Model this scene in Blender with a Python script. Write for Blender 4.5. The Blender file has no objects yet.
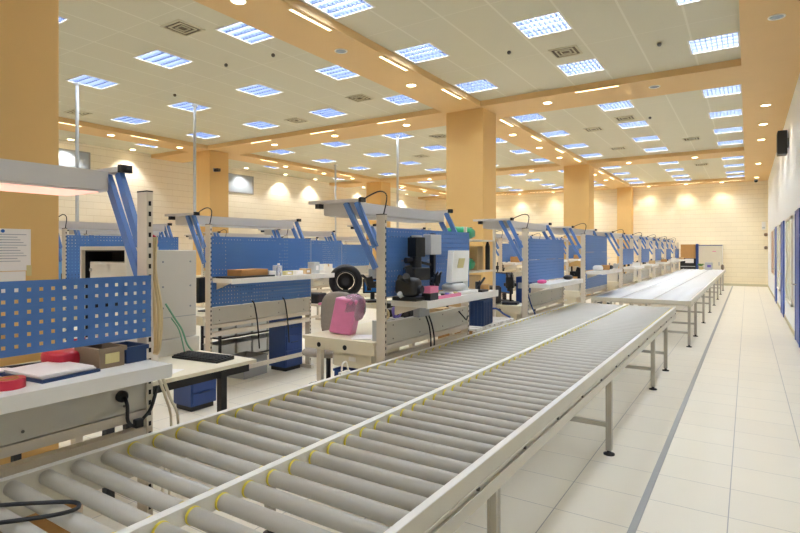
import bpy, math, random
from mathutils import Vector
random.seed(7)
sc = bpy.context.scene
COL = sc.collection
PI = math.pi

# ------------------------------------------------------------------ materials
def lin(h):
    h = h.lstrip('#')
    r = [int(h[i:i+2], 16)/255 for i in (0, 2, 4)]
    return tuple(c/12.92 if c <= .04045 else ((c+.055)/1.055)**2.4 for c in r) + (1,)

def mat(name, hexc, rough=.5, metal=0, var=.05, scale=9, spec=.5, bump=0, trans=0, alpha=1):
    m = bpy.data.materials.new(name); m.use_nodes = True
    nt = m.node_tree; b = nt.nodes['Principled BSDF']
    b.inputs['Roughness'].default_value = rough
    b.inputs['Metallic'].default_value = metal
    b.inputs['Specular IOR Level'].default_value = spec
    b.inputs['Transmission Weight'].default_value = trans
    b.inputs['Alpha'].default_value = alpha
    c = lin(hexc)
    tc = nt.nodes.new('ShaderNodeTexCoord')
    nz = nt.nodes.new('ShaderNodeTexNoise'); nz.inputs['Scale'].default_value = scale; nz.inputs['Detail'].default_value = 4
    nt.links.new(tc.outputs['Object'], nz.inputs['Vector'])
    mx = nt.nodes.new('ShaderNodeMix'); mx.data_type = 'RGBA'
    mx.inputs[6].default_value = tuple(x*(1-var) for x in c[:3])+(1,)
    mx.inputs[7].default_value = tuple(min(1, x*(1+var)) for x in c[:3])+(1,)
    nt.links.new(nz.outputs['Fac'], mx.inputs[0])
    nt.links.new(mx.outputs[2], b.inputs['Base Color'])
    if bump:
        bp = nt.nodes.new('ShaderNodeBump'); bp.inputs['Strength'].default_value = bump; bp.inputs['Distance'].default_value = .01
        nt.links.new(nz.outputs['Fac'], bp.inputs['Height']); nt.links.new(bp.outputs['Normal'], b.inputs['Normal'])
    return m

def glow(name, hexc, strength):
    m = bpy.data.materials.new(name); m.use_nodes = True
    b = m.node_tree.nodes['Principled BSDF']
    b.inputs['Base Color'].default_value = lin(hexc)
    b.inputs['Emission Color'].default_value = lin(hexc)
    b.inputs['Emission Strength'].default_value = strength
    return m

def grid_mat(name, hexc, joint, sx, sy, w, axes='XY', ox=0, oy=0, rough=.4, wy=None, var=.03, half=False, bump=.0, jm=1.0):
    """surface with straight joints every sx / sy metres (object space = world space for the shell)"""
    m = bpy.data.materials.new(name); m.use_nodes = True
    nt = m.node_tree; L = nt.links; b = nt.nodes['Principled BSDF']
    b.inputs['Roughness'].default_value = rough
    tc = nt.nodes.new('ShaderNodeTexCoord'); sp = nt.nodes.new('ShaderNodeSeparateXYZ')
    L.new(tc.outputs['Object'], sp.inputs[0])
    def mth(op, a, bb=None):
        n = nt.nodes.new('ShaderNodeMath'); n.operation = op
        for i, v in enumerate((a, bb)):
            if v is None: continue
            if isinstance(v, (int, float)): n.inputs[i].default_value = v
            else: L.new(v, n.inputs[i])
        return n.outputs[0]
    A = sp.outputs[axes[0]]; B = sp.outputs[axes[1]]
    v = mth('DIVIDE', mth('SUBTRACT', B, oy), sy)
    u = mth('DIVIDE', mth('SUBTRACT', A, ox), sx)
    if half:
        u = mth('ADD', u, mth('MULTIPLY', mth('FLOORED_MODULO', mth('FLOOR', v), 2), .5))
    def line(q, size, ww):
        fr = mth('FRACT', q); d = mth('ABSOLUTE', mth('SUBTRACT', fr, .5))
        return mth('GREATER_THAN', d, .5 - ww/size/2)
    la = line(u, sx, w); lb = line(v, sy, wy if wy is not None else w)
    j = mth('MULTIPLY', mth('MAXIMUM', la, lb), jm)
    cb = nt.nodes.new('ShaderNodeCombineXYZ'); L.new(mth('FLOOR', u), cb.inputs[0]); L.new(mth('FLOOR', v), cb.inputs[1])
    wn = nt.nodes.new('ShaderNodeTexWhiteNoise'); L.new(cb.outputs[0], wn.inputs['Vector'])
    nz = nt.nodes.new('ShaderNodeTexNoise'); nz.inputs['Scale'].default_value = 3.5; nz.inputs['Detail'].default_value = 5
    L.new(tc.outputs['Object'], nz.inputs['Vector'])
    f = mth('ADD', mth('MULTIPLY', wn.outputs['Value'], .5), mth('MULTIPLY', nz.outputs['Fac'], .5))
    c = lin(hexc)
    mx = nt.nodes.new('ShaderNodeMix'); mx.data_type = 'RGBA'
    mx.inputs[6].default_value = tuple(x*(1-var) for x in c[:3])+(1,)
    mx.inputs[7].default_value = tuple(min(1, x*(1+var)) for x in c[:3])+(1,)
    L.new(f, mx.inputs[0])
    m2 = nt.nodes.new('ShaderNodeMix'); m2.data_type = 'RGBA'
    L.new(j, m2.inputs[0]); L.new(mx.outputs[2], m2.inputs[6]); m2.inputs[7].default_value = lin(joint)
    L.new(m2.outputs[2], b.inputs['Base Color'])
    if bump:
        bp = nt.nodes.new('ShaderNodeBump'); bp.inputs['Strength'].default_value = bump; bp.inputs['Distance'].default_value = .01
        bp.invert = True
        L.new(j, bp.inputs['Height']); L.new(bp.outputs['Normal'], b.inputs['Normal'])
    return m

M = dict(
    column=mat('column paint', '#DFB672', .6, scale=2, var=.03),
    beam=mat('beam paint', '#DEB97F', .6, scale=2, var=.03),
    post=mat('beige powder coat', '#D8CDBB', .45, scale=5),
    postd=mat('slot dark', '#15130F', .8),
    apron=mat('grey beige steel', '#C6C0B1', .45, scale=5),
    peg=mat('blue pegboard', '#4A76B4', .45, scale=4),
    arm=mat('blue arm paint', '#5C83C4', .35, scale=6),
    canopy=mat('canopy grey white', '#D5CFC8', .4, scale=4),
    white=mat('white laminate', '#EDE9E0', .4, scale=6, var=.03),
    cream=mat('cream laminate', '#E6DCC2', .45, scale=5),
    roller=mat('roller grey', '#B4AFA3', .33, scale=3, var=.06, spec=.5),
    roller2=mat('pale roller grey', '#D2D3D2', .25, scale=3, var=.04, spec=.8),
    rail=mat('conveyor rail', '#CCC5B3', .35, metal=.15, scale=5),
    railtop=mat('rail top strip', '#E9E6DE', .35, scale=5),
    alu=mat('aluminium profile', '#BDB8AC', .32, metal=.6, scale=8),
    screw=mat('screw grey', '#6E6A62', .35, metal=.8),
    yellow=mat('yellow cap', '#D9C53C', .45),
    black=mat('black plastic', '#151516', .4, scale=20, var=.2),
    black2=mat('soft black', '#262628', .6, scale=20, var=.2),
    rubber=mat('rubber', '#1D1C1B', .7),
    cable=mat('black cable', '#1A1A1C', .5),
    wcable=mat('white cable', '#DDD3BC', .5),
    ycable=mat('cream cable sleeve', '#DCC79A', .55),
    pinkp=mat('pink plastic', '#F08DBC', .35, scale=14, var=.1),
    pink2=mat('pink tray', '#EE86A6', .45),
    red=mat('red plastic', '#CF2C44', .35),
    redm=mat('magenta print', '#D94C86', .5),
    carton=mat('cardboard', '#BB8B52', .75, scale=12, var=.1),
    carton2=mat('pale cardboard', '#C9A878', .75, scale=12, var=.1),
    brown=mat('brown bin', '#8B7862', .55, scale=16, var=.12),
    navy=mat('navy box', '#203A64', .45),
    blue=mat('blue cabinet', '#274688', .45),
    lblue=mat('light blue panel', '#6FA6D8', .45),
    door=mat('blue door', '#2F57B0', .4),
    paper=mat('paper', '#F3EEEA', .7, var=.02),
    ink=mat('grey ink', '#ABA9B2', .8),
    blueink=mat('blue ink', '#2A61B8', .7),
    green=mat('green bag', '#0F9A5E', .35, scale=12, var=.2),
    green2=mat('green cable', '#78B48C', .5),
    leaf=mat('leaf green', '#5E8A3C', .6, scale=20, var=.3),
    grey=mat('mid grey plastic', '#9A9B9B', .5),
    lgrey=mat('light grey plastic', '#C3C4C2', .5),
    chair=mat('chair fabric', '#9A9186', .85, scale=60, var=.12),
    box=mat('instrument beige', '#DDD6C8', .45, scale=4, var=.03),
    tan=mat('tan label', '#D6C98F', .6),
    screen=mat('dark screen', '#101624', .15),
    bscreen=mat('blue screen print', '#2E6FC0', .25),
    purple=mat('purple coil', '#7263B4', .45),
    chrome=mat('chrome', '#C9C9C9', .18, metal=1),
    clear=mat('clear plastic', '#F0EEF4', .15, trans=.75, bump=.3, scale=30),
    glass=mat('pale green glass', '#D5E6DA', .12, scale=1),
    frost=mat('window grey glass', '#A9B3BE', .25, scale=1),
    steel=mat('floor strip steel', '#9C9C99', .4, metal=.2),
    wood=mat('door wood', '#C9A184', .55, scale=3),
    lens=mat('downlight lens off', '#8B98A0', .25),
    vent=mat('vent dark', '#6B5F46', .7),
    ventw=mat('vent frame', '#CFC7A8', .6),
    trimw=mat('white trim', '#E8E4DA', .4),
    wallr=mat('wall paint pale', '#F3F8FA', .55, scale=1.5, var=.02),
    lampon=glow('fluorescent diffuser', '#DCE6F4', 17),
    warm=glow('warm lamp', '#FFE2AE', 9.0),
    slot=glow('warm slot lamp', '#FFDFA6', 3.2),
    tubepink=glow('pink bench tube', '#FFC0AE', .4),
    louver=mat('louver aluminium', '#3E4860', .45, scale=9),
    tube=mat('unlit lamp cover', '#E4E2DE', .4),
)
M['floor'] = grid_mat('floor tiles', '#E5DDCA', '#A5A099', .4535, .4535, .006, 'XY', -.097, 4.215, rough=.3, wy=.0045, var=.035, bump=.15)
M['ceil'] = grid_mat('ceiling metal panels', '#CFC9AE', '#DCD7C0', .675, 2.03, .028, 'XY', -2.04, 6.25, rough=.5, wy=.012, var=.02)
M['block'] = grid_mat('painted blocks y', '#F3EBD6', '#D3C7AA', .40, .20, .004, 'YZ', 0, 0, rough=.6, wy=.011, half=True, bump=.4, jm=.8)
M['blockx'] = grid_mat('painted blocks x', '#F2E6C8', '#CFC09C', .40, .20, .004, 'XZ', 0, 0, rough=.6, wy=.011, half=True, bump=.4, jm=.8)

# ------------------------------------------------------------------ mesh builder
class MB:
    def __init__(s): s.v = []; s.f = []; s.m = []; s.s = []
    def face(s, idx, mi=0, sm=False): s.f.append(idx); s.m.append(mi); s.s.append(sm)
    def box(s, x0, x1, y0, y1, z0, z1, mi=0):
        n = len(s.v)
        s.v += [(x0,y0,z0),(x1,y0,z0),(x1,y1,z0),(x0,y1,z0),(x0,y0,z1),(x1,y0,z1),(x1,y1,z1),(x0,y1,z1)]
        for q in ((3,2,1,0),(4,5,6,7),(0,1,5,4),(1,2,6,5),(2,3,7,6),(3,0,4,7)): s.face([n+i for i in q], mi)
        return s
    def obox(s, c, ax, ay, az, mi=0):
        """oriented box: centre and three half-axis vectors"""
        c, ax, ay, az = map(Vector, (c, ax, ay, az)); n = len(s.v)
        for k in (-1, 1):
            for i, j in ((-1,-1),(1,-1),(1,1),(-1,1)): s.v.append(tuple(c+ax*i+ay*j+az*k))
        for q in ((3,2,1,0),(4,5,6,7),(0,1,5,4),(1,2,6,5),(2,3,7,6),(3,0,4,7)): s.face([n+i for i in q], mi)
        return s
    def bar(s, p, q, w, h, mi=0, up=(0,0,1)):
        p, q = Vector(p), Vector(q); d = q-p; up = Vector(up)
        sd = d.cross(up)
        if sd.length < 1e-6: sd = d.cross(Vector((0,1,0)))
        sd.normalize(); u = sd.cross(d).normalized()
        return s.obox((p+q)/2, sd*w/2, d/2, u*h/2, mi)
    def ring(s, c, d, r, n, ref=None):
        d = Vector(d).normalized(); a = ref or (Vector((0,0,1)) if abs(d.z) < .9 else Vector((1,0,0)))
        x = d.cross(a).normalized(); y = d.cross(x).normalized(); k = len(s.v)
        for i in range(n):
            t = 2*PI*i/n; s.v.append(tuple(Vector(c)+x*r*math.cos(t)+y*r*math.sin(t)))
        return k
    def lathe(s, p, d, prof, n=16, mi=0, caps=True):
        """profile [(distance along d, radius)...]"""
        p, d = Vector(p), Vector(d).normalized(); ks = []
        for t, r in prof: ks.append(s.ring(p+d*t, d, r, n))
        for a, b in zip(ks, ks[1:]):
            for i in range(n): s.face([a+i, b+i, b+(i+1) % n, a+(i+1) % n], mi, True)
        if caps:
            a = s.ring(p+d*prof[0][0], d, prof[0][1], n); s.face([a+i for i in range(n)], mi)
            a = s.ring(p+d*prof[-1][0], d, prof[-1][1], n); s.face([a+i for i in reversed(range(n))], mi)
        return s
    def cyl(s, p, q, r, n=16, mi=0):
        d = Vector(q)-Vector(p); return s.lathe(p, d, [(0, r), (d.length, r)], n, mi)
    def tube(s, pts, r, n=8, mi=0, smooth=3):
        P = [Vector(p) for p in pts]
        if smooth and len(P) > 2:
            Q = []
            for i in range(len(P)-1):
                p0 = P[max(i-1,0)]; p1 = P[i]; p2 = P[i+1]; p3 = P[min(i+2,len(P)-1)]
                for k in range(smooth+1):
                    t = k/(smooth+1)
                    Q.append(.5*((2*p1)+(p2-p0)*t+(2*p0-5*p1+4*p2-p3)*t*t+(3*p1-p0-3*p2+p3)*t**3))
            P = Q+[P[-1]]
        ks = []; ref = None
        for i, p in enumerate(P):
            d = (P[min(i+1,len(P)-1)]-P[max(i-1,0)]).normalized()
            if ref is None: ref = Vector((0,0,1)) if abs(d.z) < .9 else Vector((1,0,0))
            x = d.cross(ref).normalized(); ref = x.cross(d).normalized()
            k = len(s.v); y = ref
            for j in range(n):
                t = 2*PI*j/n; s.v.append(tuple(p+x*r*math.cos(t)+y*r*math.sin(t)))
            ks.append(k)
        for a, b in zip(ks, ks[1:]):
            for i in range(n): s.face([a+i, a+(i+1) % n, b+(i+1) % n, b+i], mi, True)
        s.face([ks[0]+i for i in reversed(range(n))], mi); s.face([ks[-1]+i for i in range(n)], mi)
        return s
    def torus(s, c, R, r, ax=(0,0,1), n=28, m=10, mi=0):
        ax = Vector(ax).normalized(); a = Vector((0,0,1)) if abs(ax.z) < .9 else Vector((1,0,0))
        x = ax.cross(a).normalized(); y = ax.cross(x); k = len(s.v)
        for i in range(n):
            t = 2*PI*i/n; d = x*math.cos(t)+y*math.sin(t)
            for j in range(m):
                w = 2*PI*j/m; s.v.append(tuple(Vector(c)+d*(R+r*math.cos(w))+ax*r*math.sin(w)))
        for i in range(n):
            for j in range(m):
                s.face([k+i*m+j, k+((i+1)%n)*m+j, k+((i+1)%n)*m+(j+1)%m, k+i*m+(j+1)%m], mi, True)
        return s
    def blob(s, c, rx, ry, rz, n=18, m=10, mi=0, p=2.0, wob=0, seed=0):
        """super-ellipsoid"""
        rnd = random.Random(seed); k = len(s.v)
        sg = lambda v, e: math.copysign(abs(v)**e, v)
        e = 2/p
        for j in range(m+1):
            a = -PI/2+PI*j/m
            for i in range(n):
                t = 2*PI*i/n; w = 1+wob*(rnd.random()-.5)
                s.v.append((c[0]+rx*w*sg(math.cos(a),e)*sg(math.cos(t),e), c[1]+ry*w*sg(math.cos(a),e)*sg(math.sin(t),e), c[2]+rz*sg(math.sin(a),e)*(w if 0<j<m else 1)))
        for j in range(m):
            for i in range(n):
                s.face([k+j*n+i, k+j*n+(i+1)%n, k+(j+1)*n+(i+1)%n, k+(j+1)*n+i], mi, True)
        return s
    def prism(s, pts, axis, a, b, mi=0):
        """2D outline extruded along an axis 'x' 'y' or 'z'"""
        def P(u, v, w): return {'x': (w,u,v), 'y': (u,w,v), 'z': (u,v,w)}[axis]
        n = len(pts); k = len(s.v)
        s.v += [P(u,v,a) for u,v in pts]+[P(u,v,b) for u,v in pts]
        for i in range(n): s.face([k+i, k+(i+1)%n, k+n+(i+1)%n, k+n+i], mi)
        s.face([k+i for i in reversed(range(n))], mi); s.face([k+n+i for i in range(n)], mi)
        return s
    def mesh(s, name, mats, bev=0):
        me = bpy.data.meshes.new(name); me.from_pydata(s.v, [], s.f)
        for m in (mats if isinstance(mats, (list, tuple)) else [mats]): me.materials.append(M[m])
        me.polygons.foreach_set('material_index', s.m); me.polygons.foreach_set('use_smooth', s.s)
        me.update()
        return me
    def build(s, name, mats, parent=None, bev=0):
        return link(name, s.mesh(name, mats), parent, bev)

def link(name, me, parent=None, bev=0):
    o = bpy.data.objects.new(name, me); COL.objects.link(o)
    if parent: o.parent = parent
    if bev:
        b = o.modifiers.new('edge', 'BEVEL'); b.width = bev; b.segments = 2; b.limit_method = 'ANGLE'
    return o
def thing(name, label, cat, loc=(0,0,0), rz=0, group=None):
    o = bpy.data.objects.new(name, None); COL.objects.link(o); o.empty_display_size = .1
    o.location = loc; o.rotation_euler = (0,0,rz); o['label'] = label; o['category'] = cat
    if group: o['group'] = group
    return o
def tag(o, label, cat, group=None, loc=None, rz=None):
    o['label'] = label; o['category'] = cat
    if group: o['group'] = group
    if loc is not None: o.location = loc
    if rz is not None: o.rotation_euler = (0,0,rz)
    return o
def struct(o):
    o['kind'] = 'structure'; return o
CACHE = {}
def cached(key, fn, name, mats):
    if key not in CACHE: CACHE[key] = fn().mesh(name, mats)
    return CACHE[key]
def B(*a): return MB().box(*a)
ORD = ['first','second','third','fourth','fifth','sixth','seventh','eighth','ninth','tenth','eleventh','twelfth','thirteenth','fourteenth','fifteenth','sixteenth']

# ------------------------------------------------------------------ the shell
XL, XR, YB, YF = -16.2, .734, -6.5, 27.87
ZS, ZC = 4.557, 4.67
struct(B(XL-.3, XR+.3, YB-.3, YF+.3, -.12, 0).build('floor', 'floor'))
struct(B(XL-.25, XL, YB, YF, 0, ZC).build('wall_left', 'block'))
struct(B(XL-.25, XR+.25, YF, YF+.25, 0, ZC).build('wall_front', 'blockx'))
struct(B(XL-.25, XR+.25, YB-.25, YB, 0, ZC).build('wall_back', 'blockx'))
struct(B(XR, XR+.25, YB, YF, 0, ZC).build('wall_right', 'wallr'))
# soffits and beams under the ceiling
def beam(x0, x1, y0, y1): struct(B(x0, x1, y0, y1, ZS, ZC).build('beam', 'beam'))
beam(-.088, XR, YB, YF)
XB = (-5.53, -4.64); XB2 = (-14.25, -13.36)
yb = [(1.4, 2.5), (10.23, 11.38), (19.05, 20.15), (27.0, YF)]
for y0, y1 in yb:
    beam(XB[1], -.088, y0, y1); beam(XB2[1], XB[0], y0, y1); beam(XL, XB2[0], y0, y1)
for x0, x1 in (XB, XB2): beam(x0, x1, YB, YF)
# columns
for x0, x1, ys in ((-5.49, -4.62, ((1.42, 2.13), (10.33, 11.02), (19.2, 19.95), (27.3, YF))), (-14.2, -13.4, ((10.33, 11.02), (19.2, 19.95), (27.3, YF)))):
    for y0, y1 in ys:
        if x1 == -4.62 and y0 == 27.3: x0 = -5.26
        struct(B(x0, x1, y0, y1, 0, ZS).build('column', 'column', bev=.012))
struct(B(XL, XR, YF-.015, YF, 0, .10).build('baseboard_front', 'ventw'))
struct(B(XR-.012, XR, 3, YF, 0, .08).build('baseboard_right', 'ventw'))
# metal channel cover let into the floor beside the conveyor
struct(B(-.572, -.530, .5, 27.6, 0, .008).build('trim_1', 'steel', bev=.003))
# doors and glazing along the right wall
def wall_door(n, y0, y1, m, h=2.28):
    d = struct(B(XR-.022, XR-.002, y0+.05, y1-.05, .01, h-.05).build('door_%d' % n, m, bev=.004))
    MB().box(XR-.03, XR-.001, y0, y0+.05, 0, h).box(XR-.03, XR-.001, y1-.05, y1, 0, h).box(XR-.03, XR-.001, y0, y1, h-.05, h).build('door_frame', m, d)
    MB().cyl((XR-.12, y0+.15, 1.02), (XR-.05, y0+.15, 1.02), .012, 10).cyl((XR-.115, y0+.15, 1.02), (XR-.115, y0+.27, 1.02), .01, 10).build('door_handle', 'chrome', d)
wall_door(1, 10.9, 11.85, 'door'); wall_door(2, 15.55, 16.72, 'door'); wall_door(3, 19.4, 20.25, 'door')

for n, (y0, y1) in ((1, (12.7, 14.35)), (2, (17.3, 18.7))):
    w = struct(B(XR-.02, XR-.004, y0+.05, y1-.05, .55, 2.2).build('window_%d' % n, 'glass'))
    f = MB()
    for a, b_, c, d_ in ((y0, y0+.05, .5, 2.25), (y1-.05, y1, .5, 2.25), (y0, y1, .5, .55), (y0, y1, 2.2, 2.25)): f.box(XR-.04, XR-.002, a, b_, c, d_)
    f.build('window_frame', 'trimw', w)
for n, (y0, y1) in ((3, (12.75, 14.5)), (4, (6.6, 8.3))):
    w = struct(B(XL+.004, XL+.02, y0+.04, y1-.04, 3.78, 4.4).build('window_%d' % n, 'frost'))
    f = MB()
    for a, b_, c, d_ in ((y0, y0+.04, 3.74, 4.44), (y1-.04, y1, 3.74, 4.44), (y0, y1, 3.74, 3.78), (y0, y1, 4.4, 4.44)): f.box(XL+.002, XL+.03, a, b_, c, d_)
    f.build('window_frame', 'grey', w)

# ------------------------------------------------------------------ ceiling fittings
S = .31
def lamp_meshes():
    fr = MB()
    for a in ((-S-.018, S+.018, -S-.018, -S+.004), (-S-.018, S+.018, S-.004, S+.018), (-S-.018, -S+.004, -S, S), (S-.004, S+.018, -S, S)): fr.box(*a, -.006, .002)
    hs = MB()
    for a in ((-S, S, -S, -S+.004), (-S, S, S-.004, S), (-S, -S+.004, -S, S), (S-.004, S, -S, S)): hs.box(*a, .002, .09)
    hs.box(-S, S, -S, S, .09, .095)
    lv = MB()
    for i in range(1, 4):
        y = -S+2*S*i/4; lv.box(-S+.004, S-.004, y-.007, y+.007, .004, .062)
    for i in range(1, 9):
        x = -S+2*S*i/9; lv.box(x-.002, x+.002, -S+.004, S-.004, .006, .050)
    return fr, hs, lv, B(-S+.004, S-.004, -S+.004, S-.004, .078, .088)
_fr, _hs, _lv, _df = lamp_meshes()
ME_FR, ME_HS, ME_LV, ME_DF = _fr.mesh('frame', 'trimw'), _hs.mesh('housing', 'louver'), _lv.mesh('louver', 'louver'), _df.mesh('diffuser', 'lampon')
lampY = [-5.0, -3.0, -.8, 3.3, 5.22, 7.25, 9.27, 12.15, 14.2, 16.2, 18.1, 21.1, 23.1, 25.1, 26.55]
bays = [('aisle bay', [-.42, -2.36, -4.28]), ('middle bay', [-5.91, -7.92, -10.08, -12.3]), ('bay by the far side wall', [-14.7])]
# the ceiling, with a square opening for every light, and the slab above it
cb = MB(); xs = [XL-.3, XR+.3]; ys = [YB-.3, YF+.3]
for _, q in bays:
    for x in q: xs += [x-S, x+S]
for y in lampY: ys += [y-S, y+S]
xs.sort(); ys.sort()
def is_lamp(x, y):
    for n_, q in bays:
        for x_ in q:
            for j, y_ in enumerate(lampY):
                if (n_ != 'aisle bay' and y_ < -1) or (n_.startswith('bay') and j % 2): continue
                if abs(x-x_) < S-.01 and abs(y-y_) < S-.01: return True
    return False
for p, q in zip(xs, xs[1:]):
    for u, v in zip(ys, ys[1:]):
        if q-p > 1e-6 and v-u > 1e-6 and not is_lamp((p+q)/2, (u+v)/2):
            k = len(cb.v); cb.v += [(p,u,ZC),(p,v,ZC),(q,v,ZC),(q,u,ZC)]; cb.face([k,k+1,k+2,k+3])
cb.box(XL-.3, XR+.3, YB-.3, YF+.3, ZC+.12, ZC+.25)
struct(cb.build('ceiling', 'ceil'))
nb = 0
for bname, xs in bays:
    for i, x in enumerate(xs):
        for j, y in enumerate(lampY):
            if bname != 'aisle bay' and y < -1: continue
            if bname.startswith('bay') and j % 2: continue
            jj = ORD[j-3] if j > 2 else ORD[2-j]
            end = 'up the hall' if j > 2 else 'behind the viewpoint'
            lab = ('square louvred ceiling light, %s from the aisle in %s, %s %s' % (ORD[i], bname, jj, end)) if len(xs) > 1 else 'square louvred ceiling light near the far side wall, %s up the hall' % ORD[j//2]
            t = thing('ceiling_light', lab, 'ceiling light', (x, y, ZC), 0, 'louvred ceiling lights')
            link('frame', ME_FR, t); link('housing', ME_HS, t); link('diffuser', ME_DF, t); link('louver', ME_LV, t)
# downlights
def downlight(x, y, label, on=True, power=24, spot=True):
    t = thing('downlight', label, 'downlight', (x, y, ZS), 0, 'recessed downlights')
    me = cached('dlr', lambda: MB().torus((0,0,-.004), .088, .010, n=24, m=8), 'ring', 'trimw'); link('ring', me, t)
    key = 'dlon' if on else 'dloff'
    me = cached(key, lambda: MB().lathe((0,0,-.006), (0,0,1), [(0,.08),(.006,.085)], 20), 'lens', 'warm' if on else 'lens'); link('lens', me, t)
    if on and spot:
        ld = CACHE.get(('spot', power))
        if not ld:
            ld = bpy.data.lights.new('downlight_lamp', 'SPOT'); ld.energy = power; ld.color = (1, .88, .7); ld.spot_size = 1.75; ld.spot_blend = .7; ld.shadow_soft_size = .07
            CACHE[('spot', power)] = ld
        lo = bpy.data.objects.new('downlight_lamp', ld); COL.objects.link(lo); lo.parent = t; lo.location = (0,0,-.03)
for k, (y, on) in enumerate([(4.2, 0), (6.2, 0), (8.33, 0), (10.8, 1), (13.3, 1), (15.3, 1), (17.4, 1), (19.8, 1), (22.2, 1), (24.4, 1), (26.4, 1)]):
    if y in (10.8, 19.8, 24.4, 4.2, 6.2): continue
    downlight(.31, y, ('round downlight with warm light' if on else 'unlit round downlight with grey lens') + ', %s visible one along the aisle soffit' % ORD[max(0, k-2)], on)
for k, (y, on) in enumerate([(4.32, 1), (6.24, 0), (8.23, 1), (13.2, 1), (15.3, 1), (17.3, 1), (22, 1), (24, 1)]):
    downlight(-5.08, y, ('round downlight with warm light' if on else 'unlit round downlight with grey lens') + ', %s along the beam over the column row' % ORD[k], on)
for k, (x, on) in enumerate([(-1.42, 0), (-3.38, 1)]): downlight(x, 10.7, ('warm' if on else 'unlit grey')+' round downlight on the first cross beam, %s from the aisle' % ORD[k], on)
for k, (x, on) in enumerate([(-1.42, 1), (-3.4, 1)]): downlight(x, 19.6, 'warm round downlight on the second cross beam, %s from the aisle' % ORD[k], on)
for k, x in enumerate([-6.8, -9.0, -11.2]):
    downlight(x, 10.8, 'warm round downlight on the middle bay first cross beam, %s from the columns' % ORD[k])
    downlight(x, 19.6, 'warm round downlight on the middle bay second cross beam, %s from the columns' % ORD[k])
for k, y in enumerate([5.5, 7.6, 9.6, 13.85, 15.9, 17.7, 21.5, 23.6]):
    downlight(-13.8, y, 'warm round downlight along the back beam, %s up the hall' % ORD[k], True, 24, False)
for k, x in enumerate([-.95, -2.35, -3.9, -6.6, -8.4, -10.2, -12, ]):
    downlight(x, 27.5, 'warm round downlight beside the end wall, %s from the aisle' % ORD[k], True, 26)
for k, y in enumerate([5.6, 7.6, 9.4, 13.85, 15.9, 17.7, 21.2, 23.2, 25.2]):
    # wall washers on the ceiling next to the left wall
    t = thing('downlight', 'warm wall washer close to the back side wall, %s up the hall' % ORD[k], 'downlight', (XL+.35, y, ZC), 0, 'wall washers')
    link('ring', CACHE['dlr'], t); link('lens', CACHE['dlon'], t)
    ld = CACHE.get('ww')
    if not ld:
        ld = bpy.data.lights.new('downlight_lamp', 'SPOT'); ld.energy = 42; ld.color = (1, .96, .9); ld.spot_size = 1.9; ld.spot_blend = .55; ld.shadow_soft_size = .05; CACHE['ww'] = ld
    lo = bpy.data.objects.new('downlight_lamp', ld); COL.objects.link(lo); lo.parent = t; lo.location = (0,0,-.03)
# recessed linear slot lamps at the beam edges
def slot(x, y, along, label, ln=.76):
    t = thing('linear_light', label, 'linear light', (x, y, ZS), 0 if along == 'y' else PI/2, 'recessed linear lights')
    link('trim_frame', cached(('slf', ln), lambda: MB().box(-.030,-.022,-ln/2-.012,ln/2+.012,-.006,0).box(.022,.030,-ln/2-.012,ln/2+.012,-.006,0).box(-.022,.022,-ln/2-.012,-ln/2,-.006,0).box(-.022,.022,ln/2,ln/2+.012,-.006,0), 'trim_frame', 'trimw'), t)
    link('diffuser', cached(('sld', ln), lambda: B(-.022,.022,-ln/2,ln/2,-.003,0), 'diffuser', 'slot'), t)
for k, y in enumerate([5.2, 7.13, 9.12, 11.9, 14.0, 16.1, 18.1, 21.5, 23.5]):
    slot(-4.725, y, 'y', 'warm linear slot light in the column row beam, %s up the hall' % ORD[k])
for k, x in enumerate([-.75, -2.34, -4.0]):
    if x == -2.34: slot(x, 10.29, 'x', 'warm linear slot light in the first cross beam over the aisle bay')
    slot(x, 27.12, 'x', 'warm linear slot light before the end wall, %s from the aisle' % ORD[k], 1.1)
for k, y in enumerate([4.4, 6.3, 8.3, 12.7, 14.7, 16.8, 20.9, 22.9, 24.9]):
    slot(-13.43, y, 'y', 'warm linear slot light in the back beam, %s up the hall' % ORD[k])
for k, x in enumerate([-6.9, -9.0, -11.2]):
    slot(x, 10.29, 'x', 'warm linear slot light in the middle bay first cross beam, %s from the columns' % ORD[k])
    slot(x, 27.12, 'x', 'warm linear slot light in the middle bay before the end wall, %s from the columns' % ORD[k], 1.1)
# air vents
def vent(x, y, label):
    t = thing('air_vent', label, 'air vent', (x, y, ZC), 0, 'ceiling air vents')
    def fr():
        b = MB(); s = .21
        for q in ((.0, .03), (.075, .095), (.135, .15)):
            a, c = s-q[0], s-q[1]
            b.box(-a, a, -a, -c, -.014, 0).box(-a, a, c, a, -.014, 0).box(-a, -c, -c, c, -.014, 0).box(c, a, -c, c, -.014, 0)
        return b
    link('frame', cached('vfr', fr, 'frame', 'ventw'), t)
    link('core', cached('vco', lambda: B(-.18,.18,-.18,.18,-.003,0), 'core', 'vent'), t)
for k, (x, y) in enumerate([(-6.57, 4.62), (-2.37, 8.4), (-6.6, 8.7), (-9.0, 9.4), (-12.6, 6.2), (-2.4, 13.4), (-3.3, 14.2), (-1.3, 16.9), (-3.3, 17.3), (-7.0, 12.8), (-9.0, 15.2), (-1.4, 22.2)]):
    vent(x, y, 'square ceiling air vent, %s nearest along the hall' % ORD[k])
for k, (x, y) in enumerate([(-7.24, 5.9), (-6.25, 6.0), (-3.1, 7.9), (-1.1, 8.8), (-1.9, 13.6), (-9.5, 6.5)]):
    tag(MB().lathe((0,0,-.05), (0,0,1), [(0,.018),(.02,.03),(.035,.03),(.06,.012)], 14).build('sprinkler', 'screw'), 'small grey sprinkler head on the ceiling, %s nearest' % ORD[k], 'sprinkler', 'ceiling sprinklers', (x, y, ZC))
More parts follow.
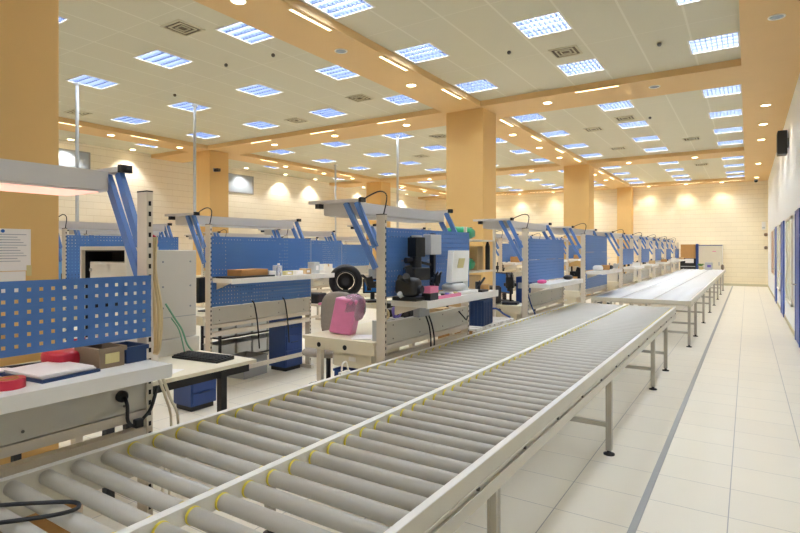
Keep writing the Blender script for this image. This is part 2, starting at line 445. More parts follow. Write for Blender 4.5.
# power poles dropping from the ceiling
for x, y, zb, lab in ((-10.4, 5.1, 2.02, 'thin grey power pole hanging from the ceiling close to the near column'), (-9.86, 7.22, 2.02, 'thin grey power pole hanging in front of the back column with the camera'), (-7.9, 12.1, 2.02, 'thin grey power pole dropping to the workbench short of the middle column'), (-12.55, 15.1, 2.02, 'thin grey power pole hanging furthest back beside the back beam')):
    t = thing('power_pole', lab, 'pole', (x, y, 0))
    MB().cyl((0,0,zb), (0,0,ZC-.02), .03, 12).build('pole', 'lgrey', t)
    MB().lathe((0,0,ZC-.03), (0,0,1), [(0,.06),(.03,.07)], 16).build('ceiling_plate', 'lgrey', t)

# ------------------------------------------------------------------ conveyors
def roller_me(ln, cap):
    r = .0285
    return MB().lathe((0,0,0), (1,0,0), [(0, r-.004), (.004, r), (ln-.004, r), (ln, r-.004)], 20)
def conveyor(name, label, y0, y1, lanes, ztop, legs, xr, xl, rh, ind_rows, capmat):
    t = thing(name, label, 'conveyor', (0, y0, 0))
    L = y1-y0
    # side rails: C profile with a groove; outer faces x = xr (right) and xl (left)
    def rail(x, sg):
        b = MB(); o = lambda v: x-sg*v    # v inward from the outer face
        def bx(a, c, z0, z1): b.box(min(o(a), o(c)), max(o(a), o(c)), 0, L, z0, z1)
        bx(.004, .034, ztop-.075, ztop); bx(.012, .034, ztop-.100, ztop-.075); bx(.0, .034, ztop-rh, ztop-.100); bx(.0, .012, ztop-.078, ztop-.070)
        return b
    for x, sg in ((xr, 1), (xl, -1)):
        ro = rail(x, sg).build('side_rail', 'rail', t, .002)
        sb = MB(); yy = .25
        while yy < L:
            xx = x-sg*.011; sb.lathe((xx, yy, ztop-.088), (sg,0,0), [(0,.009),(.008,.009),(.011,.005)], 10); yy += .52
        sb.build('screw', 'screw', ro)
        MB().box(min(x-sg*.034, x-sg*.004), max(x-sg*.034, x-sg*.004), 0, L, ztop, ztop+.003).build('wear_strip', 'railtop', ro)
    # end cross plates
    for yy, nm in ((-.012, 'end_plate'), (L, 'end_plate')):
        MB().box(xl+.002, xr-.002, yy, yy+.012, ztop-rh*.75, ztop-.004).build(nm, 'rail', t)
    # lane dividers
    for a in range(1, len(lanes)):
        x = (lanes[a-1][1]+lanes[a][0])/2
        MB().box(x-.018, x+.018, 0, L, ztop-.055, ztop+(.004 if capmat == 'yellow' else -.002)).build('lane_divider', 'railtop' if capmat == 'yellow' else 'roller2', t)
    rmat = 'roller' if capmat == 'yellow' else 'roller2'
    rows = int(L/.116)
    rest = MB(); restc = MB(); R = .0285
    for i in range(rows):
        y = .08+i*.116
        for (a, c) in lanes:
            ln = c-a-.010
            if i < ind_rows:
                ro = link('roller', cached(('rol', round(ln,3), rmat), lambda: roller_me(ln, 0), 'roller', rmat), t); ro.location = (a+.005, y, ztop-.031)
                for xx in ((.0,) if (a, c) == lanes[-1] else (.0, ln-.012) if i > 9 or capmat != 'yellow' else (ln-.012,)):
                    co = link('end_cap', cached(('cap', capmat), lambda: MB().lathe((0,0,0), (1,0,0), [(0,.024),(.002,.0305),(.010,.0305),(.012,.028)], 20), 'end_cap', capmat), ro); co.location = (xx, 0, 0)
            else:
                rest.lathe((a+.005, y, ztop-.031), (1,0,0), [(0,R),(ln,R)], 12)
                for xx in (a+.005, a-.007+ln): restc.lathe((xx, y, ztop-.031), (1,0,0), [(0,.030),(.012,.030)], 10)
    if rest.v:
        o = rest.build('distant_rollers', rmat, t); o['kind'] = 'stuff'
        o = restc.build('distant_end_caps', capmat, t); o['kind'] = 'stuff'
    for y in legs:
        yy = y-y0
        for x in (xr-.04, xl+.04):
            def lg():
                b = MB(); h = ztop-rh*.5
                b.box(-.018,.018,-.020,.020,.035,h)
                for s_ in (-1, 1): b.box(-.021,-.010,s_*.021-.003,s_*.021+.003,.035,h).box(.010,.021,s_*.021-.003,s_*.021+.003,.035,h).box(s_*.019-.002,s_*.019+.002,-.022,-.009,.035,h).box(s_*.019-.002,s_*.019+.002,.009,.022,.035,h)
                return b
            lo = link('leg', cached(('leg', ztop, rh), lg, 'leg', 'alu'), t); lo.location = (x, yy, 0)
            fo = link('foot', cached('foot', lambda: MB().lathe((0,0,0), (0,0,1), [(0,.042),(.010,.042),(.018,.018),(.036,.012)], 18), 'foot', 'rubber'), lo)
        MB().box(xl+.06, xr-.06, yy-.016, yy+.016, .215, .25).build('cross_bar', 'alu', t)
        MB().box(xl+.034, xr-.034, yy-.016, yy+.016, ztop-rh, ztop-.07).build('cross_bar', 'alu', t)
    return t
conveyor('roller_conveyor', 'long two-lane grey roller conveyor with yellow roller caps in front of the workbenches', .10, 8.70,
         [(-2.257, -1.566), (-1.530, -.905)], .762, (2.14, 4.41, 6.73, 7.86), -.868, -2.292, .158, 50, 'yellow')
conveyor('roller_conveyor', 'three-lane roller conveyor continuing up the hall to the end wall behind the near conveyor', 9.85, 26.0,
         [(-2.29, -1.855), (-1.825, -1.345), (-1.315, -.80)], .768, (9.98, 11.27, 13.4, 15.7, 17.8, 19.98, 22.2, 24.4), -.765, -2.325, .09, 33, 'roller2')

# ------------------------------------------------------------------ workbenches
def slots_post(h):
    b = B(-.04, .04, -.015, .015, 0, h)
    z = .12
    while z < h-.03:
        b.box(.04, .0406, -.0065, .0065, z-.011, z+.011, 1); b.box(-.02, .02, .015, .0152, z-.006, z+.006, 1) if False else None
        z += .05
    b.box(-.041, .041, -.016, .016, h, h+.006, 1)
    return b
def pegmesh(L, H, p=.044, hs=.0075):
    nx = int(L/p); nz = int(H/p); ox = (L-nx*p)/2; oz = (H-nz*p)/2
    b = MB(); t = .0035
    def ring(xf, flip):
        n = len(b.v)
        ys = [0]; 
        def q(y0, y1, z0, z1):
            k = len(b.v); b.v.extend([(xf,y0,z0),(xf,y1,z0),(xf,y1,z1),(xf,y0,z1)])
            b.face([k,k+1,k+2,k+3] if not flip else [k+3,k+2,k+1,k])
        for j in range(nz):
            zc = oz+(j+.5)*p
            q(0, L, (0 if j == 0 else zc-p/2), zc-hs); q(0, L, zc+hs, (H if j == nz-1 else zc+p/2))
            y = 0
            for i in range(nx):
                yc = ox+(i+.5)*p; q(y, yc-hs, zc-hs, zc+hs); y = yc+hs
            q(y, L, zc-hs, zc+hs)
    ring(t, False); ring(0, True)
    for j in range(nz):
        for i in range(nx):
            zc = oz+(j+.5)*p; yc = ox+(i+.5)*p; k = len(b.v)
            for x in (0, t): b.v.extend([(x,yc-hs,zc-hs),(x,yc+hs,zc-hs),(x,yc+hs,zc+hs),(x,yc-hs,zc+hs)])
            for a in range(4): b.face([k+a, k+(a+1)%4, k+4+(a+1)%4, k+4+a])
    # rim
    k = len(b.v); b.v.extend([(0,0,0),(0,L,0),(0,L,H),(0,0,H),(t,0,0),(t,L,0),(t,L,H),(t,0,H)])
    for a in range(4): b.face([k+(a+1)%4, k+a, k+4+a, k+4+(a+1)%4])
    return b

def bench(X, Y, L, label, pegs, shelf, hn=1.875, hf=1.875, lit=False, group='workbenches', deskz=.86, drawers=True, apron=(.845,1.02), cable=True, lamp=True, reach=.8, pegpad=.0):
    t = thing('workbench', label, 'workbench', (X, Y, 0), 0, group)
    for y, h in ((0, hn), (L, hf)):
        u = link('upright', cached(('up', h), lambda: slots_post(h), 'upright', ['post','postd']), t); u.location = (0, y, 0)
        f = link('foot_beam', cached(('ft', reach), lambda: MB().box(-reach+.1, .08, -.025, .025, .0, .05), 'foot_beam', 'post'), t); f.location = (0, y, 0)
        f = link('leg', cached(('lg', deskz), lambda: B(-.025,.025,-.02,.02,.05,deskz-.04), 'leg', 'post'), t); f.location = (-reach+.16, y, 0)
    for z0, z1 in pegs:
        o = link('pegboard', cached(('peg', round(L,3), round(z1-z0,3)), lambda: pegmesh(L, z1-z0) if lit else pegmesh(L, z1-z0, .042, .0048), 'pegboard', 'peg'), t); o.location = (.0415, .003, z0)
    # apron with screws, beams
    a0, a1 = apron
    def ap():
        b = B(-.012, .030, .015, L-.015, a0, a1)
        n = 4
        for i in range(n):
            y = .12+(L-.24)*i/(n-1)
            for z in (a0+.035, a1-.03): b.lathe((.030, y, z), (1,0,0), [(0,.0065),(.003,.0065)], 8, 1)
        return b
    link('apron_panel', cached(('ap', round(L,3), a0, a1), ap, 'apron_panel', ['apron','screw']), t)
    link('cross_beam', cached(('cb', round(L,3), a0), lambda: B(-.02, .034, .015, L-.015, a0-.048, a0-.006), 'cross_beam', 'post'), t)
    link('cross_beam', cached(('cb2', round(L,3), a0), lambda: B(-.02, .032, .015, L-.015, a0-.14, a0-.09), 'cross_beam', 'post'), t)
    link('foot_rail', cached(('fr', round(L,3)), lambda: B(-.03, .02, .015, L-.015, .18, .225), 'foot_rail', 'post'), t)
    # worktop on the operator's side, end panels
    link('worktop', cached(('wt', round(L,3), deskz, reach), lambda: B(-reach, -.045, -.05, L+.05, deskz-.028, deskz), 'worktop', 'cream'), t)
    def sp():
        b = B(-reach+.02, -.045, -.011, .011, deskz-.105, deskz-.029)
        for x in (-reach+.18, -reach+.46): b.lathe((x, -.011, deskz-.066), (0,-1,0), [(0,.021),(.002,.021)], 14, 1)
        return b
    for y in (-.03, L+.03):
        o = link('end_panel', cached(('sp', deskz, reach), sp, 'end_panel', ['cream','postd']), t); o.location = (0, y, 0)
    if drawers:
        du = link('drawer_unit', cached(('du', deskz), lambda: MB().box(-.52,-.13,.04,.46,deskz-.245,deskz-.105), 'drawer_unit', 'cream'), t)
        link('drawer_front', cached(('df', deskz), lambda: MB().box(-.545,-.522,.05,.45,deskz-.24,deskz-.11), 'drawer_front', 'box'), du)
        link('label_plate', cached(('lp', deskz), lambda: MB().box(-.36,-.29,.036,.0395,deskz-.19,deskz-.155), 'label_plate', 'white'), du)
    # shelf towards the conveyor
    if shelf:
        sz, x0, x1, y0, y1 = shelf
        k = tuple(round(v,3) for v in shelf)
        link('shelf', cached(('sh',)+k, lambda: MB().box(x0, x1-.004, y0, y1, sz-.018, sz).box(x1-.014, x1, y0, y1, sz-.058, sz+.002).box(x0, x1, y0-.003, y0, sz-.05, sz+.001).box(x0, x1, y1, y1+.003, sz-.05, sz+.001), 'shelf', 'white'), t)
        for y in (y0+.05, y1-.05):
            o = link('shelf_bracket', cached(('sb', round(x1-x0,2)), lambda: MB().prism([(0,-.02),(x1-x0-.03,-.02),(x1-x0-.03,-.035),(0,-.13)], 'y', -.004, .004), 'shelf_bracket', 'post'), t); o.location = (x0+.003, y, sz)
    if not lamp: return t
    # lamp canopy on blue parallel arms
    ca = link('lamp_canopy', cached(('ca', round(L,3)), lambda: MB().prism([(-.60,1.985),(-.215,1.985),(-.215,1.893),(-.235,1.885),(-.58,1.885),(-.60,1.893)], 'y', .0, L-.06), 'lamp_canopy', 'canopy'), t)
    link('light_cover', cached(('lc', round(L,3), lit), lambda: B(-.56,-.25,.03,L-.09,1.880,1.885), 'light_cover', 'tubepink' if lit else 'tube'), ca)
    for y in (0, L):
        br = link('bracket', cached('br', lambda: B(-.72,-.185,-.03,.03,1.985,2.012), 'bracket', 'canopy'), t); br.location = (0, y-.03 if y == 0 else y, 0)
        link('end_cap', cached('bc', lambda: MB().box(-.185,-.155,-.03,.03,1.982,2.02), 'end_cap', 'black'), br)
        link('hanger', cached('bh', lambda: MB().box(-.645,-.602,-.03,.03,1.945,1.985), 'hanger', 'black'), br)
        for p, q in (((-.035,0,1.45),(-.335,0,1.985)), ((-.035,0,1.62),(-.222,0,1.985))):
            o = link('arm', cached(('arm',p), lambda: MB().bar(p, q, .026, .045), 'arm', 'arm'), t); o.location = (0, y-.032 if y == 0 else y, 0)
    if cable:
        link('lamp_cable', cached(('lcab', hn), lambda: MB().tube([(-.17,-.02,2.0),(-.10,-.03,2.03),(.0,-.02,2.06),(.05,0,2.02),(.02,.0,hn+.005)], .006, 6), 'lamp_cable', 'cable'), t)
    return t

XA, XBW, XCW, XDW = -2.437, -5.0, -7.56, -10.1
G = 'pegboard workbenches'
bench(XA, .03, 1.477, 'nearest beige workbench, low blue pegboard above a shelf of boxes and papers', [(1.185, 1.477)], (1.078, -.33, .237, .0, 1.46), lit=True, drawers=False, group=G)
bench(XA, 3.50, 1.50, 'beige workbench with black microscopes and pink trays on its shelf', [(1.225, 1.505), (1.508, 1.772)], (1.20, .045, .38, .07, 1.46), hf=1.77, group=G)
bench(XA, 6.78, 1.60, 'beige workbench beside the near conveyor end, two blue pegboards in one frame', [(1.17, 1.46), (1.465, 1.745)], (1.15, .045, .32, .03, 1.66), hf=1.74, group=G)
bench(XA, 9.72, 1.70, 'beige workbench with tall blue pegboard at the start of the far conveyor', [(.90, 1.19), (1.23, 1.55), (1.555, 1.86)], (1.215, .045, .32, .03, 1.75), hf=1.86, group=G)
for k, y in enumerate((13.1, 15.65, 18.25, 20.9, 23.65)):
    bench(XA, y, 1.35, 'beige workbench along the far conveyor, %s after the tall blue pegboard' % ORD[k], [(1.25, 1.62)], (1.20, .045, .30, .03, 1.32), group=G)
bench(XBW, 3.84, 1.60, 'beige workbench of the second row with brown carton on its white shelf', [(.965, 1.25), (1.30, 1.745)], (1.285, .045, .36, .02, 1.72), hf=1.745, apron=(.77,.955), drawers=False, group=G)
for k, y in enumerate((7.25, 12.2, 15.0, 17.9, 21.2)):
    bench(XBW, y, 1.60, ['second row workbench behind the black microscopes', 'second row workbench just past the middle column', 'second row workbench halfway between the two columns', 'second row workbench just short of the third column', 'second row workbench beyond the third column'][k], [(1.30, 1.745)], (1.285, .045, .36, .02, 1.62), group=G)
for k, y in enumerate((3.55, 7.6, 12.3, 15.2, 18.3, 21.4)):
    bench(XCW, y, 1.65, 'workbench of the third row from the conveyor, %s up the hall' % ORD[k], [(1.20, 1.79)], (1.18, .045, .36, .02, 1.62), hf=1.79, group=G)
for k, y in enumerate((5.1, 8.2, 12.1, 15.2, 18.4)):
    bench(XDW, y, 1.65, 'workbench of the fourth row from the conveyor, %s up the hall' % ORD[k], [(1.10, 1.75)], None, group=G, drawers=False)
for k, y in enumerate((6.6, 9.4, 12.6, 15.6)):
    bench(-12.5, y, 1.65, 'workbench of the hindmost row by the back side wall, %s up the hall' % ORD[k], [(1.10, 1.75)], None, group=G, drawers=False)


# ------------------------------------------------------------------ things on and around the benches
def R3(v, a):
    c, s_ = math.cos(a), math.sin(a); return (v[0]*c-v[1]*s_, v[0]*s_+v[1]*c, v[2])
def open_box(w, d, h, t=.006):
    return MB().box(-w/2,w/2,-d/2,d/2,0,t).box(-w/2,w/2,-d/2,-d/2+t,t,h).box(-w/2,w/2,d/2-t,d/2,t,h).box(-w/2,-w/2+t,-d/2+t,d/2-t,t,h).box(w/2-t,w/2,-d/2+t,d/2-t,t,h)
def carton(label, loc, w, d, h, rz=0, m='carton', flaps=False, group=None, tape=True):
    t = thing('carton', label, 'box', loc, rz, group)
    if flaps:
        open_box(w, d, h).build('body', m, t)
        for sx in (-1, 1): MB().bar((sx*w/2,0,h), (sx*(w/2+.09),0,h+.05), d*.98, .004).build('flap', m, t)
        for sy in (-1, 1): MB().bar((0,sy*d/2,h), (0,sy*(d/2+.07),h+.06), w*.98, .004).build('flap', m, t)
    else:
        B(-w/2,w/2,-d/2,d/2,0,h).build('body', m, t, .003)
        if tape: MB().box(-w/2-.001,w/2+.001,-.02,.02,h-.05,h+.001).build('tape', 'carton2', t)
    return t
def bin_(label, loc, w, d, h, rz=0, m='brown', lm=True, group=None, cat='bin'):
    t = thing('storage_bin', label, cat, loc, rz, group)
    b = open_box(w, d, h, .005)
    b.box(-w/2-.008,w/2+.008,-d/2-.008,-d/2,h-.02,h).box(-w/2-.008,w/2+.008,d/2,d/2+.008,h-.02,h).box(-w/2-.008,-w/2,-d/2,d/2,h-.02,h).box(w/2,w/2+.008,-d/2,d/2,h-.02,h)
    for i in range(4):
        y = -d/2+d*(i+.5)/4; b.box(-w/2-.004,-w/2,y-.004,y+.004,.01,h-.02)
    b.build('body', m, t)
    if lm:
        MB().box(w/2,w/2+.003,-d*.28,d*.28,h*.22,h*.72).build('label_card', 'tan', t)
    return t
def paper_stack(label, loc, w, d, h, rz=0, m='paper', n=4, group=None, base=None):
    t = thing('document_stack', label, 'papers', loc, rz, group)
    z = 0
    if base: B(-w/2-.01,w/2+.01,-d/2-.01,d/2+.01,0,.012).build('folder', base, t); z = .012
    for i in range(n):
        a = random.uniform(-.05,.05); dx, dy = random.uniform(-.008,.008), random.uniform(-.008,.008)
        b = MB(); c = math.cos(a), math.sin(a); hh = (h-z)/(2*n)
        b.obox((dx,dy,z+hh), (c[0]*w/2,c[1]*w/2,0), (-c[1]*d/2,c[0]*d/2,0), (0,0,hh)); z += 2*hh
        b.build('sheets', m, t)
    return t
def monitor(label, loc, rz=0, w=.42, h=.30, m='black', scr='screen', group=None):
    t = thing('monitor', label, 'monitor', loc, rz, group)
    B(-.11,.11,-.08,.08,0,.015).build('base', m, t, .004); B(-.03,.03,-.02,.01,.015,.16).build('stand', m, t)
    B(-w/2,w/2,-.035,.01,.11,.11+h).build('housing', m, t, .008)
    B(-w/2+.02,w/2-.02,-.037,-.035,.13,.09+h).build('screen', scr, t)
    return t
def microscope(label, loc, rz=0, s=1.0, group=None, m='black'):
    t = thing('microscope', label, 'microscope', loc, rz, group)
    b = lambda mb, n, mm=m, bev=0: mb.build(n, mm, t, bev)
    b(MB().prism([(-.11*s,-.13*s),(.11*s,-.13*s),(.13*s,.10*s),(0,.15*s),(-.13*s,.10*s)], 'z', 0, .035*s), 'base')
    b(MB().cyl((0,.10*s,.03*s), (0,.10*s,.46*s), .018*s, 14), 'column', 'chrome' if m != 'black' else m)
    b(MB().obox((0,.02*s,.30*s), (.06*s,0,0), (0,.11*s,0), (0,0,.055*s)), 'focus_block', m, .008)
    b(MB().obox((0,-.06*s,.36*s), (.055*s,0,0), (0,.06*s,.02*s), (0,-.02*s,.07*s)), 'head', m, .008)
    b(MB().cyl((0,-.06*s,.31*s), (0,-.06*s,.20*s), .042*s, 16), 'objective')
    for sx in (-1, 1): b(MB().cyl((sx*.03*s,-.09*s,.39*s), (sx*.035*s,-.19*s,.47*s), .018*s, 12), 'eyepiece')
    for sx in (-1, 1): b(MB().cyl((sx*.06*s,.05*s,.29*s), (sx*.095*s,.05*s,.29*s), .026*s, 14), 'focus_knob')
    return t

# --- nearest bench: things on its shelf (top 1.078)
Z1 = 1.0785
paper_stack('stack of white papers on a dark folder on the nearest shelf', (-2.45, 1.10, Z1), .26, .22, .035, .12, base='navy')
t = thing('tape_roll', 'red roll of tape lying on the nearest shelf beside the papers', 'tape', (-2.34, .90, Z1))
MB().lathe((0,0,0), (0,0,1), [(0,.055),(.035,.055)], 28).build('roll', 'red', t); MB().torus((0,0,.035), .03, .004).build('core', 'carton', t)
tag(MB().blob((0,0,.035), .09, .07, .035, p=3.5, wob=.05).build('pouch', 'red'), 'red plastic pouch under the low blue pegboard', 'pouch', None, (-2.60, 1.215, Z1), .1)
bin_('brown plastic bin with pale label on the nearest shelf', (-2.452, 1.305, Z1), .17, .115, .088, .05)
t = bin_('dark blue plastic bin at the shelf end beside the first upright', (-2.455, 1.428, Z1), .15, .10, .075, .03, m='navy', lm=False)
t = thing('leaflets', 'red and white leaflets leaning behind the small bins', 'papers', (-2.60, 1.38, Z1))
for k, (m_, dy) in enumerate((('red', -.07), ('paper', -.02), ('red', .03), ('paper', .06))):
    MB().obox((.01*k, dy, .055), (.003,0,.0006), (0,.045,0), (-.012,0,.054)).build('sheet', m_, t)
t = paper_stack('loose blue edged sheets at the frame edge behind the papers', (-2.66, .93, Z1), .14, .16, .02, .2, base='blue')
tag(MB().bar((0,0,.01), (.05,.30,.01), .02, .018).build('tool_bar', 'black2'), 'thin black tool lying under the low blue pegboard', 'tool', None, (-2.68, 1.0, Z1))
# cables of the nearest bench
t = thing('power_cable', 'black power cable looping from the socket on the grey apron', 'cable', (-2.405, 1.37, .93))
MB().lathe((0,0,0), (1,0,0), [(0,.026),(.02,.026),(.028,.018)], 18).build('socket_plug', 'black', t)
MB().tube([(.03,0,0),(.045,.005,-.04),(.04,.01,-.11),(.03,.05,-.145),(.03,.09,-.12),(.03,.13,-.08),(.04,.155,.02)], .008, 8).build('cord', 'cable', t)
B(.018,.045,.045,.085,-.155,-.115).build('connector', 'black', t, .004)
t = thing('cable_bundle', 'cream sleeved cable bundle hanging beside the first upright', 'cable', (-2.47, 1.56, 0))
for k, dx in enumerate((-.015, .02, .045)):
    MB().tube([(dx,.0,1.66),(dx*.7-.01,.01,1.5),(dx+.012,.02,1.3),(dx*.6,.03,1.12),(dx*.3,.02,1.08)], .010-.002*k, 8).build('cord', 'ycable', t)
MB().torus((.0,.0,1.64), .03, .006, (1,0,0)).build('tie', 'red', t)
t = thing('cable_bundle', 'white cables trailing from the shelf end towards the floor', 'cable', (-2.42, 1.56, 0))
for k, dx in enumerate((0, .04)):
    MB().tube([(.02+dx,-.06,1.05),(.0+dx,.0,.98),(-.04+dx,.07,.86),(-.05,.11+dx,.7),(-.04,.05+dx,.35),(-.05,.1+dx,.012)], .007, 8).build('cord', 'wcable', t)
t = thing('cable_loop', 'thin black cable looped over the nearest conveyor rollers', 'cable', (0,0,0))
MB().tube([(-2.20,.58,.768),(-2.10,.70,.770),(-1.95,.83,.772),(-1.85,.90,.772),(-1.80,.88,.772),(-1.82,.82,.771),(-1.90,.72,.770),(-2.0,.60,.769)], .007, 8).build('cord', 'cable', t)
t = thing('cable_tie', 'small white looped tie standing on the conveyor side rail', 'tie', (-2.275, 2.83, .765))
MB().box(-.012,.012,-.05,.05,0,.018).build('clip', 'white', t); MB().tube([(0,-.03,.018),(0,-.02,.07),(0,.02,.075),(0,.04,.02)], .006, 8).build('loop', 'white', t)
# dark clutter below the nearest bench
for k, (x, y, w, d, h, m, lab) in enumerate(((-2.75, .75, .3, .35, .5, 'black2', 'dark equipment box on the floor under the nearest bench'), (-2.85, 1.2, .3, .25, .42, 'carton', 'brown carton on the floor under the nearest bench'))):
    t = thing('equipment_box' if k == 0 else 'carton', lab, 'box', (x, y, 0)); B(-w/2,w/2,-d/2,d/2,0,h).build('body', m, t, .01); B(-w/2+.03,w/2-.03,-.01,.01,h,h+.012).build('handle', 'grey' if k == 0 else 'carton2', t)

# --- computer table between the first two benches
t = thing('computer_table', 'black framed table with pale top carrying keyboard and test machines', 'table', (0,0,0))
B(-4.56,-3.2,1.72,2.90,.722,.75).build('tabletop', 'cream', t, .003)
MB().box(-4.5,-3.24,1.76,1.80,.66,.722).box(-4.5,-3.24,2.82,2.86,.66,.722).box(-3.28,-3.24,1.80,2.82,.66,.722).box(-4.54,-4.5,1.8,2.82,.66,.722).build('frame', 'black2', t)
for x in (-4.50, -3.26):
    for y in (1.78, 2.62): B(x-.025,x+.025,y-.025,y+.025,0,.70).build('leg', 'black2', t)
t = thing('keyboard', 'black computer keyboard on the black framed table', 'keyboard', (-3.56, 2.68, .7505), .12)
MB().prism([(-.09,0),(.09,0),(.09,.028),(-.09,.016)], 'x', -.235, .235).build('case', 'black', t)
kb = MB()
for r in range(5):
    for c in range(15):
        x = -.215+c*.0305; y = -.07+r*.032; z = .0195+(y+.09)/.18*.010
        kb.box(x-.012,x+.012,y-.012,y+.012,z-.004,z+.006)
kb.build('keys', 'black2', t)
t = thing('leaflet', 'pink and white leaflet lying on the black framed table', 'paper', (-3.42, 2.25, .7505), .4)
B(-.11,.11,-.08,.08,0,.002).build('sheet', 'paper', t); B(-.10,.02,-.07,.03,.002,.003).build('print', 'redm', t)
t = thing('test_machine', 'tall beige test machine standing on the black framed table', 'machine', (-4.18, 2.62, .7505))
B(-.27,.27,-.27,.26,.13,.845).build('housing', 'box', t, .006); B(-.27,.30,-.27,.27,0,.125).build('base', 'box', t, .006)
B(.27,.272,-.26,.25,.30,.304).build('seam', 'grey', t)
B(.268,.271,-.25,-.12,.20,.42).build('bay', 'brown', t); B(.2715,.2735,-.14,-.09,.40,.47).build('warning_label', 'yellow', t)
sc_ = MB()
for y in (-.05, .2):
    for z in (.38, .55, .75): sc_.lathe((.27,y,z), (1,0,0), [(0,.008),(.003,.008)], 10)
sc_.build('screw', 'grey', t)
B(.27,.275,-.05,.05,.05,.09).build('switch_panel', 'lgrey', t)
tag(MB().tube([(.02,-.03,.42),(.05,.03,.30),(.06,.09,.20),(.07,.13,.08),(.10,.17,.01)], .007, 8).tube([(.02,.02,.30),(.05,.07,.2),(.08,.10,.02)], .005, 8).build('green_cable', 'green2'), 'pale green cable on the tall beige test machine', 'cable', None, (-3.895, 2.60, .7505))
t = thing('test_chamber', 'beige machine with black open front behind the low pegboard', 'machine', (-3.90, 2.21, .7505))
MB().box(-.30,.30,-.10,.12,.845,.87).box(-.30,-.285,-.12,.12,0,.845).box(.285,.30,-.12,.12,0,.845).box(-.285,.285,-.10,.12,0,.02).build('housing', 'box', t)
B(-.284,.284,.10,.119,.021,.844).build('back_lining', 'black', t)
for x in (-.284, .279): B(x,x+.005,-.10,.10,.021,.844).build('side_lining', 'black', t)
MB().box(-.284,.284,-.10,.10,.835,.844).build('top_lining', 'black', t)
MB().box(-.31,.31,-.125,-.10,.845,.872).box(-.31,-.285,-.125,-.119,0,.845).box(.285,.31,-.125,-.119,0,.845).build('front_frame', 'box', t)
B(-.19,.283,-.115,.06,.50,.76).build('module', 'box', t, .005)
B(-.27,.27,-.09,.05,.021,.40).build('lower_unit', 'box', t, .005)
MB().cyl((-.17,-.125,.70), (-.17,-.115,.70), .012, 12).build('knob', 'grey', t)
# blue pedestals and floor things
def pedestal(label, loc, w=.36, d=.36, h=.6, rz=0):
    t = thing('drawer_pedestal', label, 'cabinet', loc, rz, None)
    B(-w/2,w/2,-d/2,d/2,.05,h).build('body', 'blue', t, .004); B(-w/2+.02,w/2-.02,-d/2+.02,d/2-.02,0,.05).build('plinth', 'black', t)
    for k in range(3):
        z = .08+k*(h-.1)/3
        f = B(w/2,w/2+.012,-d/2+.015,d/2-.015,z,z+(h-.1)/3-.015).build('drawer', 'blue', t, .002)
        B(w/2+.012,w/2+.022,-.06,.06,z+.09,z+.10).build('handle', 'navy', f)
    return t
pedestal('blue drawer pedestal seen below the keyboard table', (-4.72, 3.46, 0), .28, .30, .44)
pedestal('blue drawer cabinet under the second row bench', (-5.22, 5.24, 0), .30, .32, .70)
t = bin_('grey plastic crate on the floor behind the foot rail', (-5.40, 4.70, 0), .36, .42, .25, .1, m='grey', lm=False, cat='crate')
t = thing('low_rack', 'low black rack of pale bins behind the second row bench', 'rack', (-6.28, 5.6, 0))
for z in (.06, .36): B(-.2,.2,-.75,.75,z,z+.02).build('shelf', 'black2', t)
for x in (-.19, .19):
    for y in (-.74, .74): B(x-.015,x+.015,y-.015,y+.015,0,.62).build('post', 'black2', t)
for z in (.08, .38):
    for k in range(5): bin_('pale grey bin on the %s shelf of the low rack, %s along' % ('lower' if z < .2 else 'upper', ORD[k]), (-6.28, 5.0+k*.3, z+.0005), .34, .26, .19, 0, m='lgrey', lm=False, group='bins on the low rack')
# --- second row bench shelf (top 1.285, centre x -4.78)
Z2 = 1.2855
carton('open brown carton lid on the second row shelf', (-4.80, 4.22, Z2+.02), .22, .42, .07, .08, 'carton', False, tape=False)
tag(B(-.13,.13,-.33,.33,0,.018).build('folder', 'black', bev=.004), 'black folder under the open brown carton', 'folder', None, (-4.78, 4.18, Z2), .06)
for k, (y, w, h, m_) in enumerate(((4.55, .10, .06, 'white'), (4.68, .06, .12, 'lgrey'), (4.83, .12, .05, 'tan'), (5.0, .14, .05, 'white'), (5.17, .10, .07, 'carton2'), (5.33, .10, .15, 'lgrey'))):
    t = thing('small_box', ['white pack', 'narrow grey pack', 'yellowish flat pack', 'flat white pack', 'tan pack', 'tall pale grey pack'][k]+' on the second row shelf past the brown carton', 'box', (-4.80, y, Z2), random.uniform(-.2,.2), 'packs on the second row shelf')
    B(-.06,.06,-w/2,w/2,0,h).build('body', m_, t, .004); B(.0605,.0615,-w/4,w/4,h*.3,h*.7).build('label_card', 'paper', t)
t = thing('bottle', 'small clear bottle standing among packs on second row shelf', 'bottle', (-4.70, 4.60, Z2))
MB().lathe((0,0,0), (0,0,1), [(0,.025),(.09,.025),(.115,.012),(.13,.012)], 16).build('body', 'clear', t); MB().cyl((0,0,.13), (0,0,.15), .014, 12).build('cap', 'white', t)
# cables on the second row apron
for k, y in enumerate((4.45, 4.95)):
    tag(MB().tube([(-.01,-.06,.03),(.045,-.02,.02),(.05,.02,-.12),(.05,.05,-.32),(.04,.08,-.55)], .008, 8).build('cable', 'cable'), 'black cable hanging over the second row apron, %s of two' % ORD[k], 'cable', 'apron cables', (-4.99, y, .955))
